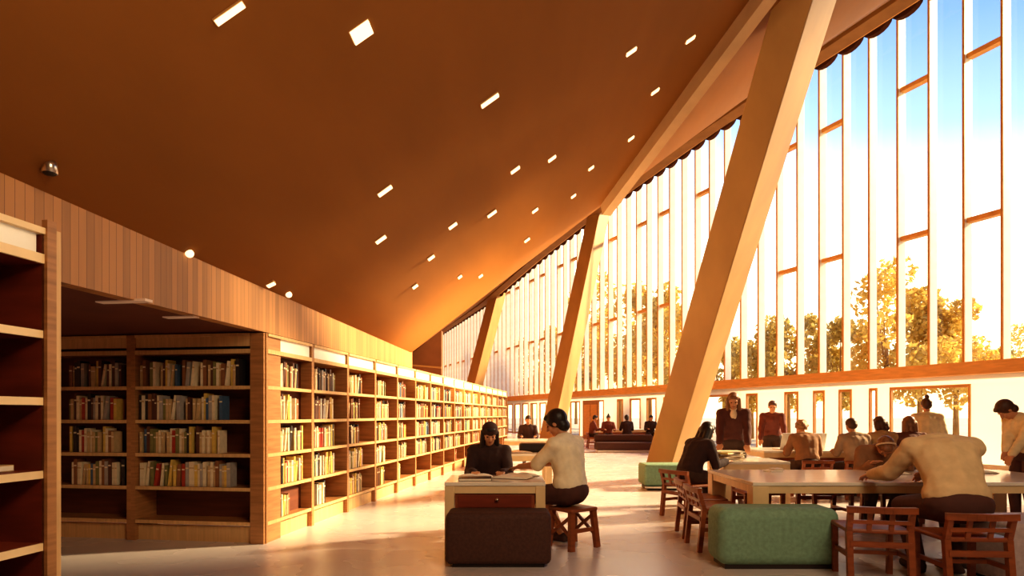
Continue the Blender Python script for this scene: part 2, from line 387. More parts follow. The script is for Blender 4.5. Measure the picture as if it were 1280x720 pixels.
# ---------------- ceiling lights
LT=[(285,14,46),(450,38,30),(611,124,28),(862,48,14),(788,63,16),(818,113,12),(788,172,9),(738,209,8),(716,244,7),(480,237,22),(475,298,16),(643,211,14),(689,197,12),(565,281,13),(614,266,14),(538,321,10),(518,357,8),(668,262,9),(658,299,8),(574,345,6),(600,344,6),(338,354,12)]
desc={0:'long rectangular ceiling light in the dark upper part of the ceiling, farthest left of all',1:'broad squarish ceiling light, the widest one in the ceiling'}
for i,(px,py,L) in enumerate(LT):
    h=ceil_hit(px,py)
    if not h: continue
    dx=.15; zz=(ceilz(h.x+dx,h.y)-ceilz(h.x-dx,h.y))/(2*dx); zy=(ceilz(h.x,h.y+dx)-ceilz(h.x,h.y-dx))/(2*dx)
    a=Vector((1,0,zz)).normalized(); nrm=Vector((-zz,-zy,1)).normalized(); b=nrm.cross(a).normalized()
    hl=.5*L/F*h.y/a.x*.75; wd=.030 if i!=1 else .06
    wd*= (h.y/8)**.7 if i!=1 else 1
    def cs(m,hl,wd,z0,z1,mt):
        vs=[h+a*s1*hl+b*s2*wd+nrm*z for z in (z0,z1) for s1,s2 in ((-1,-1),(1,-1),(1,1),(-1,1))]
        m.add([v-h for v in vs],[(0,3,2,1),(4,5,6,7),(0,1,5,4),(1,2,6,5),(2,3,7,6),(3,0,4,7)],mt)
    t=thing('ceiling_light','','ceiling light',h,0,'slot lights scattered over the sloping ceiling')
    m=MB(); cs(m,hl+.006,wd+.006,-.015,.03,M['column' if i!=1 else 'column']); m.build('light_frame',t)
    m=MB(); cs(m,hl,wd,-.03,-.014,M['glow']); m.build('diffuser',t)
    t['label']=desc.get(i) or ('small glowing slot light in the sloping ceiling, '+('over the fascia planks' if i==21 else ['under the highest part of the roof','in the middle of the ceiling','low on the ceiling near the glass wall'][0 if py<130 else 1 if px<640 else 2]))
# small fittings along the fascia top
h=ceil_hit(62,206)
t=thing('ceiling_speaker','round dark speaker with a bright rim on the ceiling above the fascia','ceiling speaker',h)
m=MB(); m.tube((0,0,-.05),(0,0,.03),.045,.035,M['metal'],16); m.build('rim',t)
m=MB(); m.ell((.0,0,-.048),(.038,.038,.02),M['black']); m.build('grille',t)
for i,(px,py) in enumerate([(237,314),(361,366)]):
    h=ceil_hit(px,py)
    o=MB().ell((0,0,-.02),(.035,.035,.035),M['glow']).build('spotlight',loc=h); tag(o,['tiny round white spotlight at the top edge of the fascia planks, nearer one','tiny round white spotlight at the top edge of the fascia planks, farther one'][i],'spotlight')
# two dim recessed lights in the soffit
for i,(px,py,L) in enumerate([(155,379,.42),(226,398,.3)]):
    Y=F*(2.2-1.35)/(HZ-py); h=at(px,Y,2.205)
    m=MB(); m.box((-L/2,-.04,.0),(L/2,.04,.02),M['dglow']); o=m.build('recessed_light',loc=h,rz=ENDA)
    tag(o,['longer dim recessed light in the dark low soffit','shorter dim recessed light in the dark low soffit, deeper in'][i],'ceiling light')
# ------------------------------------------------------------------ bookcases
LV=[.22,.58,.935,1.29,1.65]; TOPB=1.99
def bookcase(label,W,D,loc,rz,lst=.03,rst=.03,levels=LV,top=TOPB,H=2.2,edge='shelf_edge',body='shelf',back='shelf_back',sign=True,group='long row of wooden bookcases',plinth=.185,postD=None):
    t=thing('bookcase',label,'bookcase',loc,rz,group)
    b=M[body]
    m=MB(); m.box((0,-.012,0),(lst,D,H),b); m.build('side_panel',t)
    m=MB(); m.box((W-rst,-.012,0),(W,D,H),b); m.build('side_panel',t)
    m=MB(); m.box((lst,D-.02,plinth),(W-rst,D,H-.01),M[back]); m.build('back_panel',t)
    m=MB(); m.box((lst,.04,0),(W-rst,.07,plinth-.02),M[edge]); m.build('plinth',t)
    for z in levels:
        m=MB(); m.box((lst,.0,z-.035),(W-rst,D-.02,z),b); m.box((lst,-.008,z-.036),(W-rst,.0,z+.001),M[edge]); m.build('shelf',t)
    m=MB(); m.box((lst,.0,top),(W-rst,D-.02,top+.04),b); m.box((lst,-.015,top),(W-rst,0,top+.045),M[edge]); m.build('top_board',t)
    if sign:
        m=MB(); m.box((lst+.02,.01,top+.05),(W-rst-.02,.03,H-.03),M['sign']); m.build('header_sign',t)
    else:
        m=MB(); m.box((lst,.0,top+.075),(W-rst,.03,H-.02),M[edge]); m.build('header_board',t)
    m=MB(); m.box((lst,-.02,H-.03),(W-rst,D-.02,H),M[edge]); m.build('cornice',t)
    return t
ordn=['first','second','third','fourth','fifth','sixth','seventh','eighth','ninth','tenth','eleventh','twelfth','thirteenth','fourteenth','fifteenth','sixteenth']
BW=1.05; NB=16
for i in range(NB):
    s=.02+BW*i; D=.15 if i==0 else .33
    p=ROW+Vector((UX*s,UY*s,0))
    bookcase('open wooden bookcase with white header sign, %s from the corner post in the long row'%ordn[i],BW,D,p,ROWA)
# end units facing the camera
EX=Vector((UY,-UX,0))
def endpt(t): return ROW-EX*t
bookcase('wooden bookcase facing the camera with four filled shelves, ending in the thick corner post',1.53,.33,endpt(1.53)+Vector((UX,UY,0))*0,ENDA,lst=.05,rst=.15,sign=False,group='bookcases facing the camera')
bookcase('wooden bookcase facing the camera, partly hidden behind the dark nearest bookcase',1.53,.33,endpt(3.06),ENDA,lst=.05,rst=.05,sign=False,group='bookcases facing the camera')
# nearest bookcase at the left edge
NP=at(57,2.95,0); NW=1.1
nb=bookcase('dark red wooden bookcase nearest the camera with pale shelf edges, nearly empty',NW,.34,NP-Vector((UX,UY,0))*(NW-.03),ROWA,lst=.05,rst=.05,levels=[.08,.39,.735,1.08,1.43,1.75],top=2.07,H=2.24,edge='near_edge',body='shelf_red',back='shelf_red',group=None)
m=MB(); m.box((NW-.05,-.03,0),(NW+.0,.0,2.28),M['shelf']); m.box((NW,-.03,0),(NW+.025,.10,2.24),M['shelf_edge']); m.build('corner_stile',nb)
# ------------------------------------------------------------------ books
bc={'cream':(.78,.66,.45),'tan':(.58,.40,.20),'yellow':(.72,.50,.12),'dark brown':(.12,.05,.03),'grey':(.40,.36,.32),'blue':(.07,.13,.22),'red':(.42,.05,.025),'brown':(.28,.12,.05),'black':(.03,.025,.025),'olive':(.22,.20,.07)}
BM={k:mat('cover_'+k.replace(' ','_'),c,.5,.12,20) for k,c in bc.items()}
variants=[]
for k in bc:
    for q in range(2):
        w=random.uniform(.024,.042); d=random.uniform(.12,.135); hgt=random.uniform(.22,.285)
        m=MB(); m.box((0,0,0),(w,.004,hgt),BM[k]); m.box((0,.004,0),(.003,d,hgt),BM[k]); m.box((w-.003,.004,0),(w,d,hgt),BM[k]); m.box((.003,.004,.006),(w-.003,d-.006,hgt-.006),M['paper'])
        m.box((.002,-.001,hgt*.72),(w-.002,0,hgt*.78),BM['cream' if k!='cream' else 'tan'])
        variants.append((k,w,hgt,m.mesh('book')))
wts={'cream':6,'tan':5,'yellow':3,'dark brown':3,'grey':3,'blue':1.4,'red':1.4,'brown':4,'black':2,'olive':1.5}
cnt=[0]; stuff=MB()
def fill(unit_loc,rz,x0,x1,z,where,group,limit=True,W=None):
    x=x0; R=Matrix.Rotation(rz,4,'Z')
    while x<x1:
        if random.random()<.10: x+=random.uniform(.02,.06); continue
        k,w,hg,me=random.choices(variants,[wts[v[0]] for v in variants])[0]
        if x+w>x1: break
        tilt=0
        if random.random()<.07 and x+w+.07<x1: tilt=random.uniform(.08,.2)
        yb=random.uniform(.012,.03)
        loc=unit_loc+R.to_3x3()@Vector((x,yb,z+.002+ (math.sin(tilt)*w if tilt>0 else 0)))
        if limit and cnt[0]<296:
            o=bpy.data.objects.new('book',me); COL.objects.link(o); o.location=loc
            o.rotation_euler=(0,tilt,rz); cnt[0]+=1
            tag(o,'%s book on the %s'%(k,where),'book',group)
        else:
            T=Matrix.Translation(loc)@R@Matrix.Rotation(tilt,4,'Y')
            vs=[T@v.co for v in me.vertices]; 
            for f in me.polygons:
                pass
            o0=len(stuff.v); stuff.v+=[tuple(v) for v in vs]
            for f in me.polygons:
                stuff.f.append([i+o0 for i in f.vertices]); stuff.mi.append(stuff._m(me.materials[f.material_index])); stuff.smooth.append(False)
        x+=w+random.uniform(.001,.005)+ (math.sin(tilt)*hg if tilt else 0)
rows=['bottom shelf','fourth shelf down','third shelf down','second shelf down','top shelf']
for li in (4,3,2,1):
    fill(endpt(1.53),ENDA,.08,random.uniform(1.02,1.15) if li<4 else 1.25,LV[li],rows[li]+' of the corner bookcase',rows[li]+' of the corner bookcase')
    fill(endpt(3.06),ENDA,.75,random.uniform(1.28,1.46),LV[li],rows[li]+' of the half-hidden bookcase',rows[li]+' of the half-hidden bookcase')
for i in range(NB):
    s=.02+BW*i; p=ROW+Vector((UX*s,UY*s,0))
    for li in (4,3,2,1,0):
        if i<5: fr={0:.9,1:.75,2:.62,3:.66,4:.66}[i]*random.uniform(.75,1.0)
        else: fr=random.uniform(.8,.98)
        if li==0: fr=[.55,.38,.6,.45,.3,0,0,0,.3,0,.4,0,0,.3,0,0][i]
        if fr: fill(p,ROWA,.045,.045+.96*fr,LV[li],rows[li]+' in bookcase number %s of the long row from the corner post'%ordn[i].replace('first','one').replace('second','two').replace('third','three').replace('fourth','four') if False else rows[li]+' of the %s bookcase from the corner post'%ordn[i],rows[li]+' of the %s long row bookcase'%ordn[i])
o=stuff.build('books'); tag(o,'mass of books filling the far bookcases of the long row','books',kind='stuff')
m=MB(); m.box((0,0,0),(.17,.12,.03),BM['tan']); m.box((.004,-.002,.004),(.166,.1,.026),M['paper'])
o=m.build('book',loc=NP+Vector((-.135,-.22,1.082)),rz=ROWA); tag(o,'tan book lying flat on a pale edged shelf of the nearest bookcase','book')
# ------------------------------------------------------------------ furniture
def table(label,x0,x1,y0,y1,H=.712,rz=0,leg=.10,drawer=False,ap=.085,group=None,panel=False):
    cx,cy=(x0+x1)/2,(y0+y1)/2; w,d=(x1-x0)/2,(y1-y0)/2
    t=thing('reading_table',label,'table',(cx,cy,0),rz,group)
    m=MB(); m.box((-w,-d,H-.035),(w,d,H),M['tabletop']); m.build('tabletop',t,bev=.006)
    m=MB(); q=.012
    m.box((-w+q,-d+q,H-.035-ap),(w-q,-d+q+.03,H-.036),M['table']); m.box((-w+q,d-q-.03,H-.035-ap),(w-q,d-q,H-.036),M['table'])
    m.box((-w+q,-d+q+.03,H-.035-ap),(-w+q+.03,d-q-.03,H-.036),M['table']); m.box((w-q-.03,-d+q+.03,H-.035-ap),(w-q,d-q-.03,H-.036),M['table']); m.build('apron',t)
    for sx in (-1,1):
        for sy in (-1,1):
            m=MB(); x=sx*(w-leg/2-.002); y=sy*(d-leg/2-.002); m.box((x-leg/2,y-leg/2,0),(x+leg/2,y+leg/2,H-.037),M['table']); m.build('leg',t,bev=.004)
    if drawer:
        m=MB(); m.box((-w+leg+.01,-d+.03,H-.26),(w-leg-.01,-d+.06,H-.10),M['drawer']); m.box((-w+leg+.04,-d+.02,H-.235),(w-leg-.04,-d+.03,H-.125),M['shelf_red']); dr=m.build('drawer',t)
        m=MB(); m.ell((0.02,-d+.005,H-.165),(.018,.018,.018),M['metal']); m.build('knob',dr)
    if panel:
        m=MB(); m.box((-w+leg,-d+.04,.12),(w-leg,-d+.07,H-.12),M['drawer']); m.build('front_panel',t)
    return t
TH=.712
table('small pale wooden reading table with a dark drawer, behind the brown ottoman',-.635,.315,5.75,6.45,drawer=True,leg=.09,ap=.07)
table('long pale reading table with white top where the leaning man sits',2.26,5.6,5.75,7.08,leg=.15,ap=.07)
table('pale reading table behind the seated pair at the centre, with an open white paper',-.15,.65,9.9,11.2)
table('dark fronted reading table carrying two laptops, right of the massive slanted column',4.40,7.2,10.7,11.9,panel=True)
table('low dark fronted reading table far down the hall beside the brown door',3.75,6.4,26,27.2,panel=True,group=None)
table('pale reading table far away next to the end of the long bookcases',-.2,1.6,15,16.2)
def ottoman(label,x0,x1,y0,y1,H,matn,r=.07,rz=0,z0=.03):
    cx,cy=(x0+x1)/2,(y0+y1)/2; w,d=(x1-x0)/2,(y1-y0)/2
    t=thing('ottoman',label,'ottoman',(cx,cy,0),rz)
    m=MB(); m.box((-w,-d,z0),(w,d,H),M[matn]); o=m.build('cushion',t); md=o.modifiers.new('b','BEVEL'); md.width=r; md.segments=6
    for p in o.data.polygons: p.use_smooth=True
    m=MB(); m.box((-w+.06,-d+.05,0),(w-.06,d-.05,z0+.02),M['black']); m.build('base',t)
    m=MB()
    pr=.006; zz=H-r*.55
    w2,d2=w-.008,d-.008
    return t
ottoman('dark brown upholstered ottoman in front of the small reading table',-.585,.345,5.36,5.72,.485,'brown_f',.05)
ottoman('large rounded green ottoman in front of the long reading table',1.80,2.86,5.30,5.70,.53,'green_f',.09)
g=ottoman('small green ottoman at the foot of the massive slanted column',(806-640)/F*10.9,(872-640)/F*10.9,10.9,11.5,.455,'green_f',.05,z0=.07)
m=MB(); m.box((-.46,-.31,.035),(.46,-.27,.065),M['metal']); m.build('base_rail',g)
ottoman('grey mauve ottoman cut off by the right edge of the picture',3.84,4.6,4.72,5.3,.51,'grey_f',.04)
# dark sofa bench far
t=thing('bench_sofa','long dark brown sofa bench in the middle distance beyond the aisle','sofa',at(783,21.6),0)
m=MB(); m.box((-1.05,0,.08),(1.05,.7,.36),M['brown_f']); m.build('seat',t,bev=.05)
m=MB(); m.box((-1.05,.55,.36),(1.05,.75,.62),M['brown_f']); m.build('backrest',t,bev=.05)
m=MB(); m.box((-1.0,.05,0),(1.0,.65,.08),M['metal']); m.build('base',t)
# chairs
def make_chair(label,loc,az,group='low-backed wooden chairs at the long table'):
    """front of the chair looks along azimuth az (clockwise from +Y)"""
    t=thing('wooden_chair',label,'chair',loc,-math.radians(az),group)
    c=M['chair']; w=.24; 
    m=MB(); m.box((-w,-.22,.405),(w,.22,.44),c); m.build('seat',t,bev=.012)
    for sx in (-1,1):
        m=MB(); m.prism((sx*(w-.03),.19,0),(sx*(w-.025),.19,.405),.042,.042,c,side=(1,0,0)); m.build('leg',t)
        m=MB(); m.prism((sx*(w-.02),-.245,0),(sx*(w-.02),-.20,.42),.045,.045,c,side=(1,0,0)); m.prism((sx*(w-.02),-.20,.42),(sx*(w-.02),-.25,.60),.04,.04,c,side=(1,0,0)); m.build('leg',t)
        m=MB(); m.box((sx*(w-.03)-.012,-.2,.20),(sx*(w-.03)+.012,.19,.235),c); m.build('stretcher',t)
    m=MB(); n=8
    pts=[(-w-.01+ (2*w+.02)*i/n, -.25-.03*math.sin(math.pi*i/n), .60) for i in range(n+1)]
    for a,b in zip(pts,pts[1:]): m.prism(a,b,.045,.05,c)
    m.prism((-w+.02,-.235,.50),(w-.02,-.235,.50),.022,.03,c); m.build('top_rail',t)
    for x in (-.08,.08):
        m=MB(); m.prism((x,-.215,.43),(x,-.255,.59),.035,.018,c,side=(1,0,0)); m.build('spindle',t)
    m=MB(); m.box((-w+.03,-.012,.20),(w-.03,.012,.23),c); m.build('stretcher',t)
    m=MB(); m.box((-w+.02,-.24,.30),(w-.02,-.215,.345),c); m.build('rear_rail',t)
    return t
proto=make_chair('low-backed wooden chair under the leaning man',(3.46,4.74,0),4)
def chair(x,y,az,label,group='low-backed wooden chairs at the long table'):
    c=copy_tree(proto); c.location=(x,y,0); c.rotation_euler.z=-math.radians(az); c['label']=label; c['group']=group; return c
chair(2.95,5.05,12,'empty low-backed wooden chair just left of the leaning man')
chair(2.76+.02,5.42,-4,'empty low-backed wooden chair half hidden behind the large green ottoman') if False else None
chair(2.60,5.95,2,'empty wooden chair tucked under the long table behind the large green ottoman') if False else None
chair(2.08,6.22,90,'wooden chair at the left end of the long table, nearer the camera')
chair(2.13,6.85,95,'wooden chair at the left end of the long table, farther from the camera')
chair(2.32,8.1,60,'wooden chair carrying the person in black beside the small green ottoman')
for i,x in enumerate([2.95,3.75,4.55,5.3]):
    chair(x,7.35,180,'%s wooden chair on the window side of the long table'%['leftmost','second','third','rightmost'][i])
for i,x in enumerate([4.82,5.50,6.0]):
    chair(x,9.9,0,'%s wooden chair in front of the laptop table'%['leftmost','middle','rightmost'][i],'wooden chairs at the laptop table')
chair(-.25,7.0,180,'wooden chair of the woman in dark clothes at the small table','wooden chairs at the central tables')
for i,(px,Y,az) in enumerate([(742,24.5,90),(757,24,180),(812,25.2,180),(783,25,0)]):
    p=at(px,Y); chair(p.x,p.y,az,['small far wooden chair left of the dark sofa bench','small far wooden chair under the person with a top bun','small far wooden chair on the right behind the dark sofa bench','small far wooden chair under the round haired person'][i],'far wooden chairs')
# stool with crossed side braces
t=thing('wooden_stool','dark red wooden stool under the man in the cream shirt','stool',(.62,6.26,0),math.radians(38))
m=MB(); m.box((-.185,-.175,.375),(.185,.175,.41),M['chair']); m.build('seat',t,bev=.012)
for sx in (-1,1):
    for sy in (-1,1):
        m=MB(); m.prism((sx*.18,sy*.17,0),(sx*.15,sy*.14,.38),.06,.045,M['chair'],side=(1,0,0)); m.build('leg',t)
    m=MB(); m.prism((sx*.17,-.16,.12),(sx*.155,.14,.34),.02,.03,M['chair'],side=(1,0,0)); m.prism((sx*.155,-.14,.34),(sx*.17,.16,.12),.02,.03,M['chair'],side=(1,0,0)); m.build('brace',t)
m=MB(); m.box((-.16,-.165,.17),(.16,-.14,.21),M['chair']); m.build('stretcher',t)
# tabletop things
def open_book(label,x,y,rz,w=.17,d=.24,z=TH,group=None):
    t=thing('open_book',label,'book',(x,y,z+.001),rz,group); n=6
    for sgn in (-1,1):
        m=MB(); vs=[];fs=[]
        for i in range(n+1):
            xx=sgn*w*i/n; zz=.006+.02*math.sin(math.pi*min(1,.15+i/n*.85))**.8
            vs+=[(xx,-d/2,zz),(xx,d/2,zz)]
        for i in range(n): fs.append((2*i,2*i+2,2*i+3,2*i+1))
        vs+=[(0,-d/2,.001),(0,d/2,.001),(sgn*w,-d/2,.001),(sgn*w,d/2,.001)]; q=2*n+2
        fs+=[tuple([q]+[2*i for i in range(n+1)]+[q+2]),tuple([q+1]+[2*i+1 for i in range(n+1)]+[q+3]),(q,q+1,q+3,q+2),(2*n,2*n+1,q+3,q+2)]
        m.add(vs,fs,M['paper']); m.build('page_block',t)
    m=MB(); m.box((-w-.006,-d/2-.006,0),(w+.006,d/2+.006,.004),BM['dark brown']); m.build('cover',t)
    return t
open_book('open book lying in front of the woman in dark clothes',-.36,6.22,math.radians(8))
open_book('open magazine lying under the hands of the man in the cream shirt',.0,6.15,math.radians(-20),w=.19)
m=MB(); m.box((-.16,-.11,0),(.16,.11,.022),BM['black']); m.box((-.155,-.112,.003),(.155,.105,.019),M['paper']); o=m.build('book',loc=(-.36,5.98,TH+.001),rz=.05); tag(o,'black covered book lying closed at the front of the small table','book')
open_book('open white book lying by the elbow of the man in the cream shirt',.10,6.36,math.radians(25),w=.15,d=.2)
open_book('open white paper on the central table behind the pair',.02,10.3,.1,w=.3,d=.5)
m=MB(); m.box((-.3,-.15,0),(.3,.15,.15),BM['black']); o=m.build('bag',bev=.04,loc=(.42,10.5,TH+.001)); tag(o,'black bag lying on the central table behind the pair','bag')
def laptop(label,x,y,rz,sc=1):
    t=thing('laptop',label,'laptop',(x,y,TH+.001),rz,'laptops on the dark fronted table')
    m=MB(); m.box((-.17*sc,-.12*sc,0),(.17*sc,.12*sc,.018),M['laptop']); m.build('keyboard_base',t)
    m=MB(); m.prism((0,-.12*sc,.012),(0,-.20*sc,.26*sc),.34*sc,.012,M['laptop'],side=(1,0,0)); m.build('screen_lid',t)
laptop('pale laptop with raised lid, left one beside the curly head',5.03-.02,11.2,.1,1.15)
laptop('pale laptop with raised lid, right one beside the grey shirt back',5.42,11.15,-.05,1.15)
m=MB(); m.box((-.09,-.06,0),(.09,.06,.02),M['paper']); m.box((-.03,-.05,.02),(.1,.04,.035),BM['cream']); o=m.build('notepad',loc=(2.92,6.85,TH+.001),rz=.4); tag(o,'small cream notepads stacked on the white top of the long table','notepad')
open_book('open book under the person resting their head by the leaning man',4.05,6.6,.1)
open_book('open book by the hands of the man at the right edge',5.1,6.75,-.2)
# magazines piled beside the person in black
MAGC=['cream','brown','tan','cream','dark brown','yellow','cream']
for i in range(7):
    m=MB(); m.box((-.2,-.13,0),(.2,.13,.018),BM[MAGC[i]]); m.box((-.197,-.133,.003),(.197,.125,.015),M['paper'])
    o=m.build('magazine',loc=(2.98,8.5,TH+.001+.019*i),rz=[-.3,.1,.5,-.1,.3,.7,.05][i]); tag(o,['lowest cream magazine','brown magazine second from bottom','tan magazine third from bottom','middle cream magazine','dark brown magazine third from top','yellow magazine second from top','topmost cream magazine'][i]+' of the pile beside the person in black','magazine','magazines piled beside the person in black')
table('small reading table with a pile of magazines, beside the standing long-haired person',2.85,3.75,8.25,8.95)
# ------------------------------------------------------------------ people
SKIN=mat('skin',(.56,.27,.14),.5,.06,8)
FAB={}
def fab(name,c):
    if name not in FAB: FAB[name]=mat('fabric_'+name,c,.85,.10,14,bump=.2)
    return FAB[name]
HAIRC={'black':mat('hair_black',(.022,.012,.010),.45,.3,30,(1,1,.2)),'brown':mat('hair_brown',(.09,.035,.018),.5,.3,30,(1,1,.2)),'auburn':mat('hair_auburn',(.22,.09,.035),.5,.3,30,(1,1,.2)),'curly':mat('hair_light',(.38,.20,.09),.6,.4,40,bump=.5)}
EYE_M=mat('eye_dark',(.02,.01,.01),.2,0,5); LIP=mat('lips',(.45,.13,.09),.5,.05,10)
FOLD=bpy.data.textures.new('folds','CLOUDS'); FOLD.noise_scale=.11; FOLD.noise_depth=1
def remesh(mb,name,vox,material,parent,smooth=5,fold=0):
    me=mb.mesh(name+'_src'); o=bpy.data.objects.new(name,me); COL.objects.link(o)
    r=o.modifiers.new('r','REMESH'); r.mode='VOXEL'; r.voxel_size=vox
    s=o.modifiers.new('s','SMOOTH'); s.factor=.5; s.iterations=smooth
    if fold: d=o.modifiers.new('d','DISPLACE'); d.texture=FOLD; d.strength=fold; d.mid_level=.35; d.texture_coords='LOCAL'
    dg=bpy.context.evaluated_depsgraph_get(); ev=o.evaluated_get(dg); nm=bpy.data.meshes.new_from_object(ev)
    o.modifiers.clear(); o.data=nm; nm.materials.clear(); nm.materials.append(material)
    nm.polygons.foreach_set('use_smooth',[True]*len(nm.polygons)); o.parent=parent
    return o
def ik(a,b,l1,l2,pole):
    a=Vector(a);b=Vector(b);d=b-a;L=min(d.length,(l1+l2)*.995); d.normalize(); b=a+d*L
    x=(l1*l1-l2*l2+L*L)/(2*L); h=math.sqrt(max(0,l1*l1-x*x)); p=Vector(pole); p=(p-d*p.dot(d)); p=p.normalized() if p.length>1e-4 else Vector((0,0,-1))
    return a+d*x+p*h,b
def person(label,x,y,az,seat=None,lean=10,hp=10,hy=0,wl=None,wr=None,al=None,ar=None,shirt=('cream',(.75,.6,.4)),pants=('dark',(.06,.03,.02)),hair=('black','short'),sleeve='long',vox=.009,face=False,k=1.0,tilt=0,pz=None,shorts=False,group=None,ho=(0,0,0),bulk=1,collar=False):
    t=thing('person',label,'person',(x,y,0),-math.radians(az),group); t.scale=(k*bulk,k,k)
    V=Vector
    zp=(seat+.10) if seat is not None else .93
    if pz: zp=pz
    P=V((0,0,zp)); L1=math.radians(lean*.6); L2=math.radians(lean*1.15)
    ti=math.radians(tilt)
    def sp(d):
        a=min(d,.22); b=max(0,d-.22)
        v=V((0,math.sin(L1)*a+math.sin(L2)*b,math.cos(L1)*a+math.cos(L2)*b)); v.x+=math.sin(ti)*d; return P+v
    up2=(sp(.5)-sp(.3)).normalized()
    waist,chest,neck=sp(.16),sp(.33),sp(.49)
    sh={s:sp(.45)+V((s*.175,0,0)) for s in (-1,1)}
    hip={s:P+V((s*.09,0,-.01)) for s in (-1,1)}
    # head
    hpr=math.radians(hp); hyr=math.radians(hy)
    hb=neck+up2*.04+V(ho)
    fwd=V((math.sin(hyr)*math.cos(hpr),math.cos(hyr)*math.cos(hpr),-math.sin(hpr)))
    right=V((math.cos(hyr),-math.sin(hyr),0)); hup=right.cross(fwd).normalized()
    HC=hb+hup*.145+fwd*.025
    R=Matrix((right,fwd,hup)).transposed()
    def H(a,b,c): return HC+right*a+fwd*b+hup*c
    # legs
    if seat is not None:
        dl=V((-.11,.43,.08)); dr=V((.11,.43,.08))
    else: dl=V((-.10,.0,.08)); dr=V((.10,.06,.08))
    ank={-1:V(al) if al else dl, 1:V(ar) if ar else dr}
    knee={}
    for s in (-1,1): knee[s],ank[s]=ik(hip[s],ank[s],.43,.42,(s*.15,1,.3))
    wrt={-1:V(wl) if wl else sh[-1]+V((-.04,.05,-.5)), 1:V(wr) if wr else sh[1]+V((.04,.05,-.5))}
    elb={}
    for s in (-1,1): elb[s],wrt[s]=ik(sh[s],wrt[s],.28,.25,(s*.4,-.5,-1))
    def torso(m,g=0):
        if not g: m.ell(P+V((0,0,.02)),(.165+g,.12+g,.12+g)); m.capsule(P+V((-.05,0,0)),.11+g,P+V((.05,0,0)),.11+g)
        m.capsule(sp(.10 if g else .03),.118+g,sp(.2),.112+g); m.capsule(sp(.18),.112+g,sp(.37),.118+g)
        for s in (-1,1):
            m.capsule(sp(.10 if g else .03)+V((s*.05,0,0)),.105+g,sp(.2)+V((s*.04,0,0)),.10+g)
            m.capsule(sp(.18)+V((s*.045,0,0)),.098+g,sp(.38)+V((s*.07,0,0)),.105+g)
            m.capsule(sp(.40)+V((s*.07,0,0)),.085+g,sh[s],.058+g)
            m.capsule(neck,.052+g,sh[s]+V((-s*.03,0,.01)),.045+g)
    def arm(m,s,g=0,up=True,lo=True):
        if up: m.capsule(sh[s],.056+g,elb[s],.042+g)
        if lo: m.capsule(elb[s],.042+g,wrt[s],.027+g)
    def leg(m,s,g=0,lo=True):
        m.capsule(hip[s],.095+g,knee[s],.062+g)
        if lo: m.capsule(knee[s],.058+g,ank[s],.038+g)
    b=MB(); torso(b)
    for s in (-1,1):
        arm(b,s); leg(b,s)
        b.capsule(ank[s]+V((0,-.03,-.035)),.038,ank[s]+V((s*.02,.13,-.045)),.03)
        # hand
        d=(wrt[s]-elb[s]).normalized(); sd=d.cross(V((0,0,1))); sd=sd.normalized() if sd.length>.1 else V((1,0,0)); nd=sd.cross(d)   # nd ~ up
        drop=-nd*.012
        pc=wrt[s]+d*.045
        for j in range(4): b.capsule(wrt[s]+sd*(j-1.5)*.010,.017,wrt[s]+d*.085+sd*(j-1.5)*.020+drop,.013,n=8,k=2)
        fl=[.066,.076,.070,.054]
        for j in range(4):
            q=wrt[s]+d*.088+sd*(j-1.5)*.0215+drop; f1=(d-nd*.25+sd*(j-1.5)*.06).normalized(); f2=(d-nd*.9).normalized()
            fj=fl[j if s>0 else j]; a1=q+f1*fj*.55; a2=a1+f2*fj*.5
            b.capsule(q,.010,a1,.009,n=8,k=2); b.capsule(a1,.009,a2,.0075,n=8,k=2)
        tb=wrt[s]+d*.03-sd*s*.022; t1=tb+(d-sd*s*.9).normalized()*.04; t2=t1+(d-sd*s*.1-nd*.3).normalized()*.032
        b.capsule(tb,.013,t1,.011,n=8,k=2); b.capsule(t1,.011,t2,.009,n=8,k=2)
    b.capsule(neck-up2*.03,.056,HC-hup*.05-fwd*.015,.05)
    b.ell(H(0,-.005,.02),(.074,.092,.095),rot=R); b.ell(H(0,.03,-.045),(.055,.06,.07),rot=R)
    b.ell(H(0,.062,-.088),(.026,.024,.022),rot=R)
    b.capsule(H(0,.085,.01),.010,H(0,.108,-.028),.015,n=8,k=3)
    for s in (-1,1):
        b.ell(H(s*.078,-.005,-.01),(.010,.020,.032),rot=R); b.ell(H(s*.035,.078,.022),(.022,.012,.008),rot=R); b.ell(H(s*.04,.06,-.03),(.022,.02,.02),rot=R)
    remesh(b,'body',vox,SKIN,t,4)
    if face:
        for s in (-1,1): o=MB().ell(H(s*.031,.081,.0),(.012,.008,.006),EYE_M,R).build('eye',t)
        MB().ell(H(0,.090,-.062),(.022,.008,.006),LIP,R).build('lips',t)
    # shirt
    m=MB(); torso(m,.024)
    for s in (-1,1):
        if sleeve=='long': arm(m,s,.019)
        else: m.capsule(sh[s],.074,elb[s]*.95+sh[s]*.05,.066)
    m.capsule(neck-up2*.02,.066,neck+up2*.015,.062)
    m.capsule(sp(.08)+V((-.05,0,0)),.140,sp(.08)+V((.05,0,0)),.140)
    remesh(m,'shirt',max(vox,.011),fab(*shirt),t,5,fold=.018)
    if sleeve=='short':
        m=MB(); n=12
        for i in range(n):
            a0=2*math.pi*i/n;a1=2*math.pi*(i+1)/n
            m.capsule(neck+V((.064*math.cos(a0),.064*math.sin(a0)+.01,.012-.02*math.sin(a0))),.013,neck+V((.064*math.cos(a1),.064*math.sin(a1)+.01,.012-.02*math.sin(a1))),.013,n=8,k=2)
        remesh(m,'collar',.008,fab(*shirt),t,2)
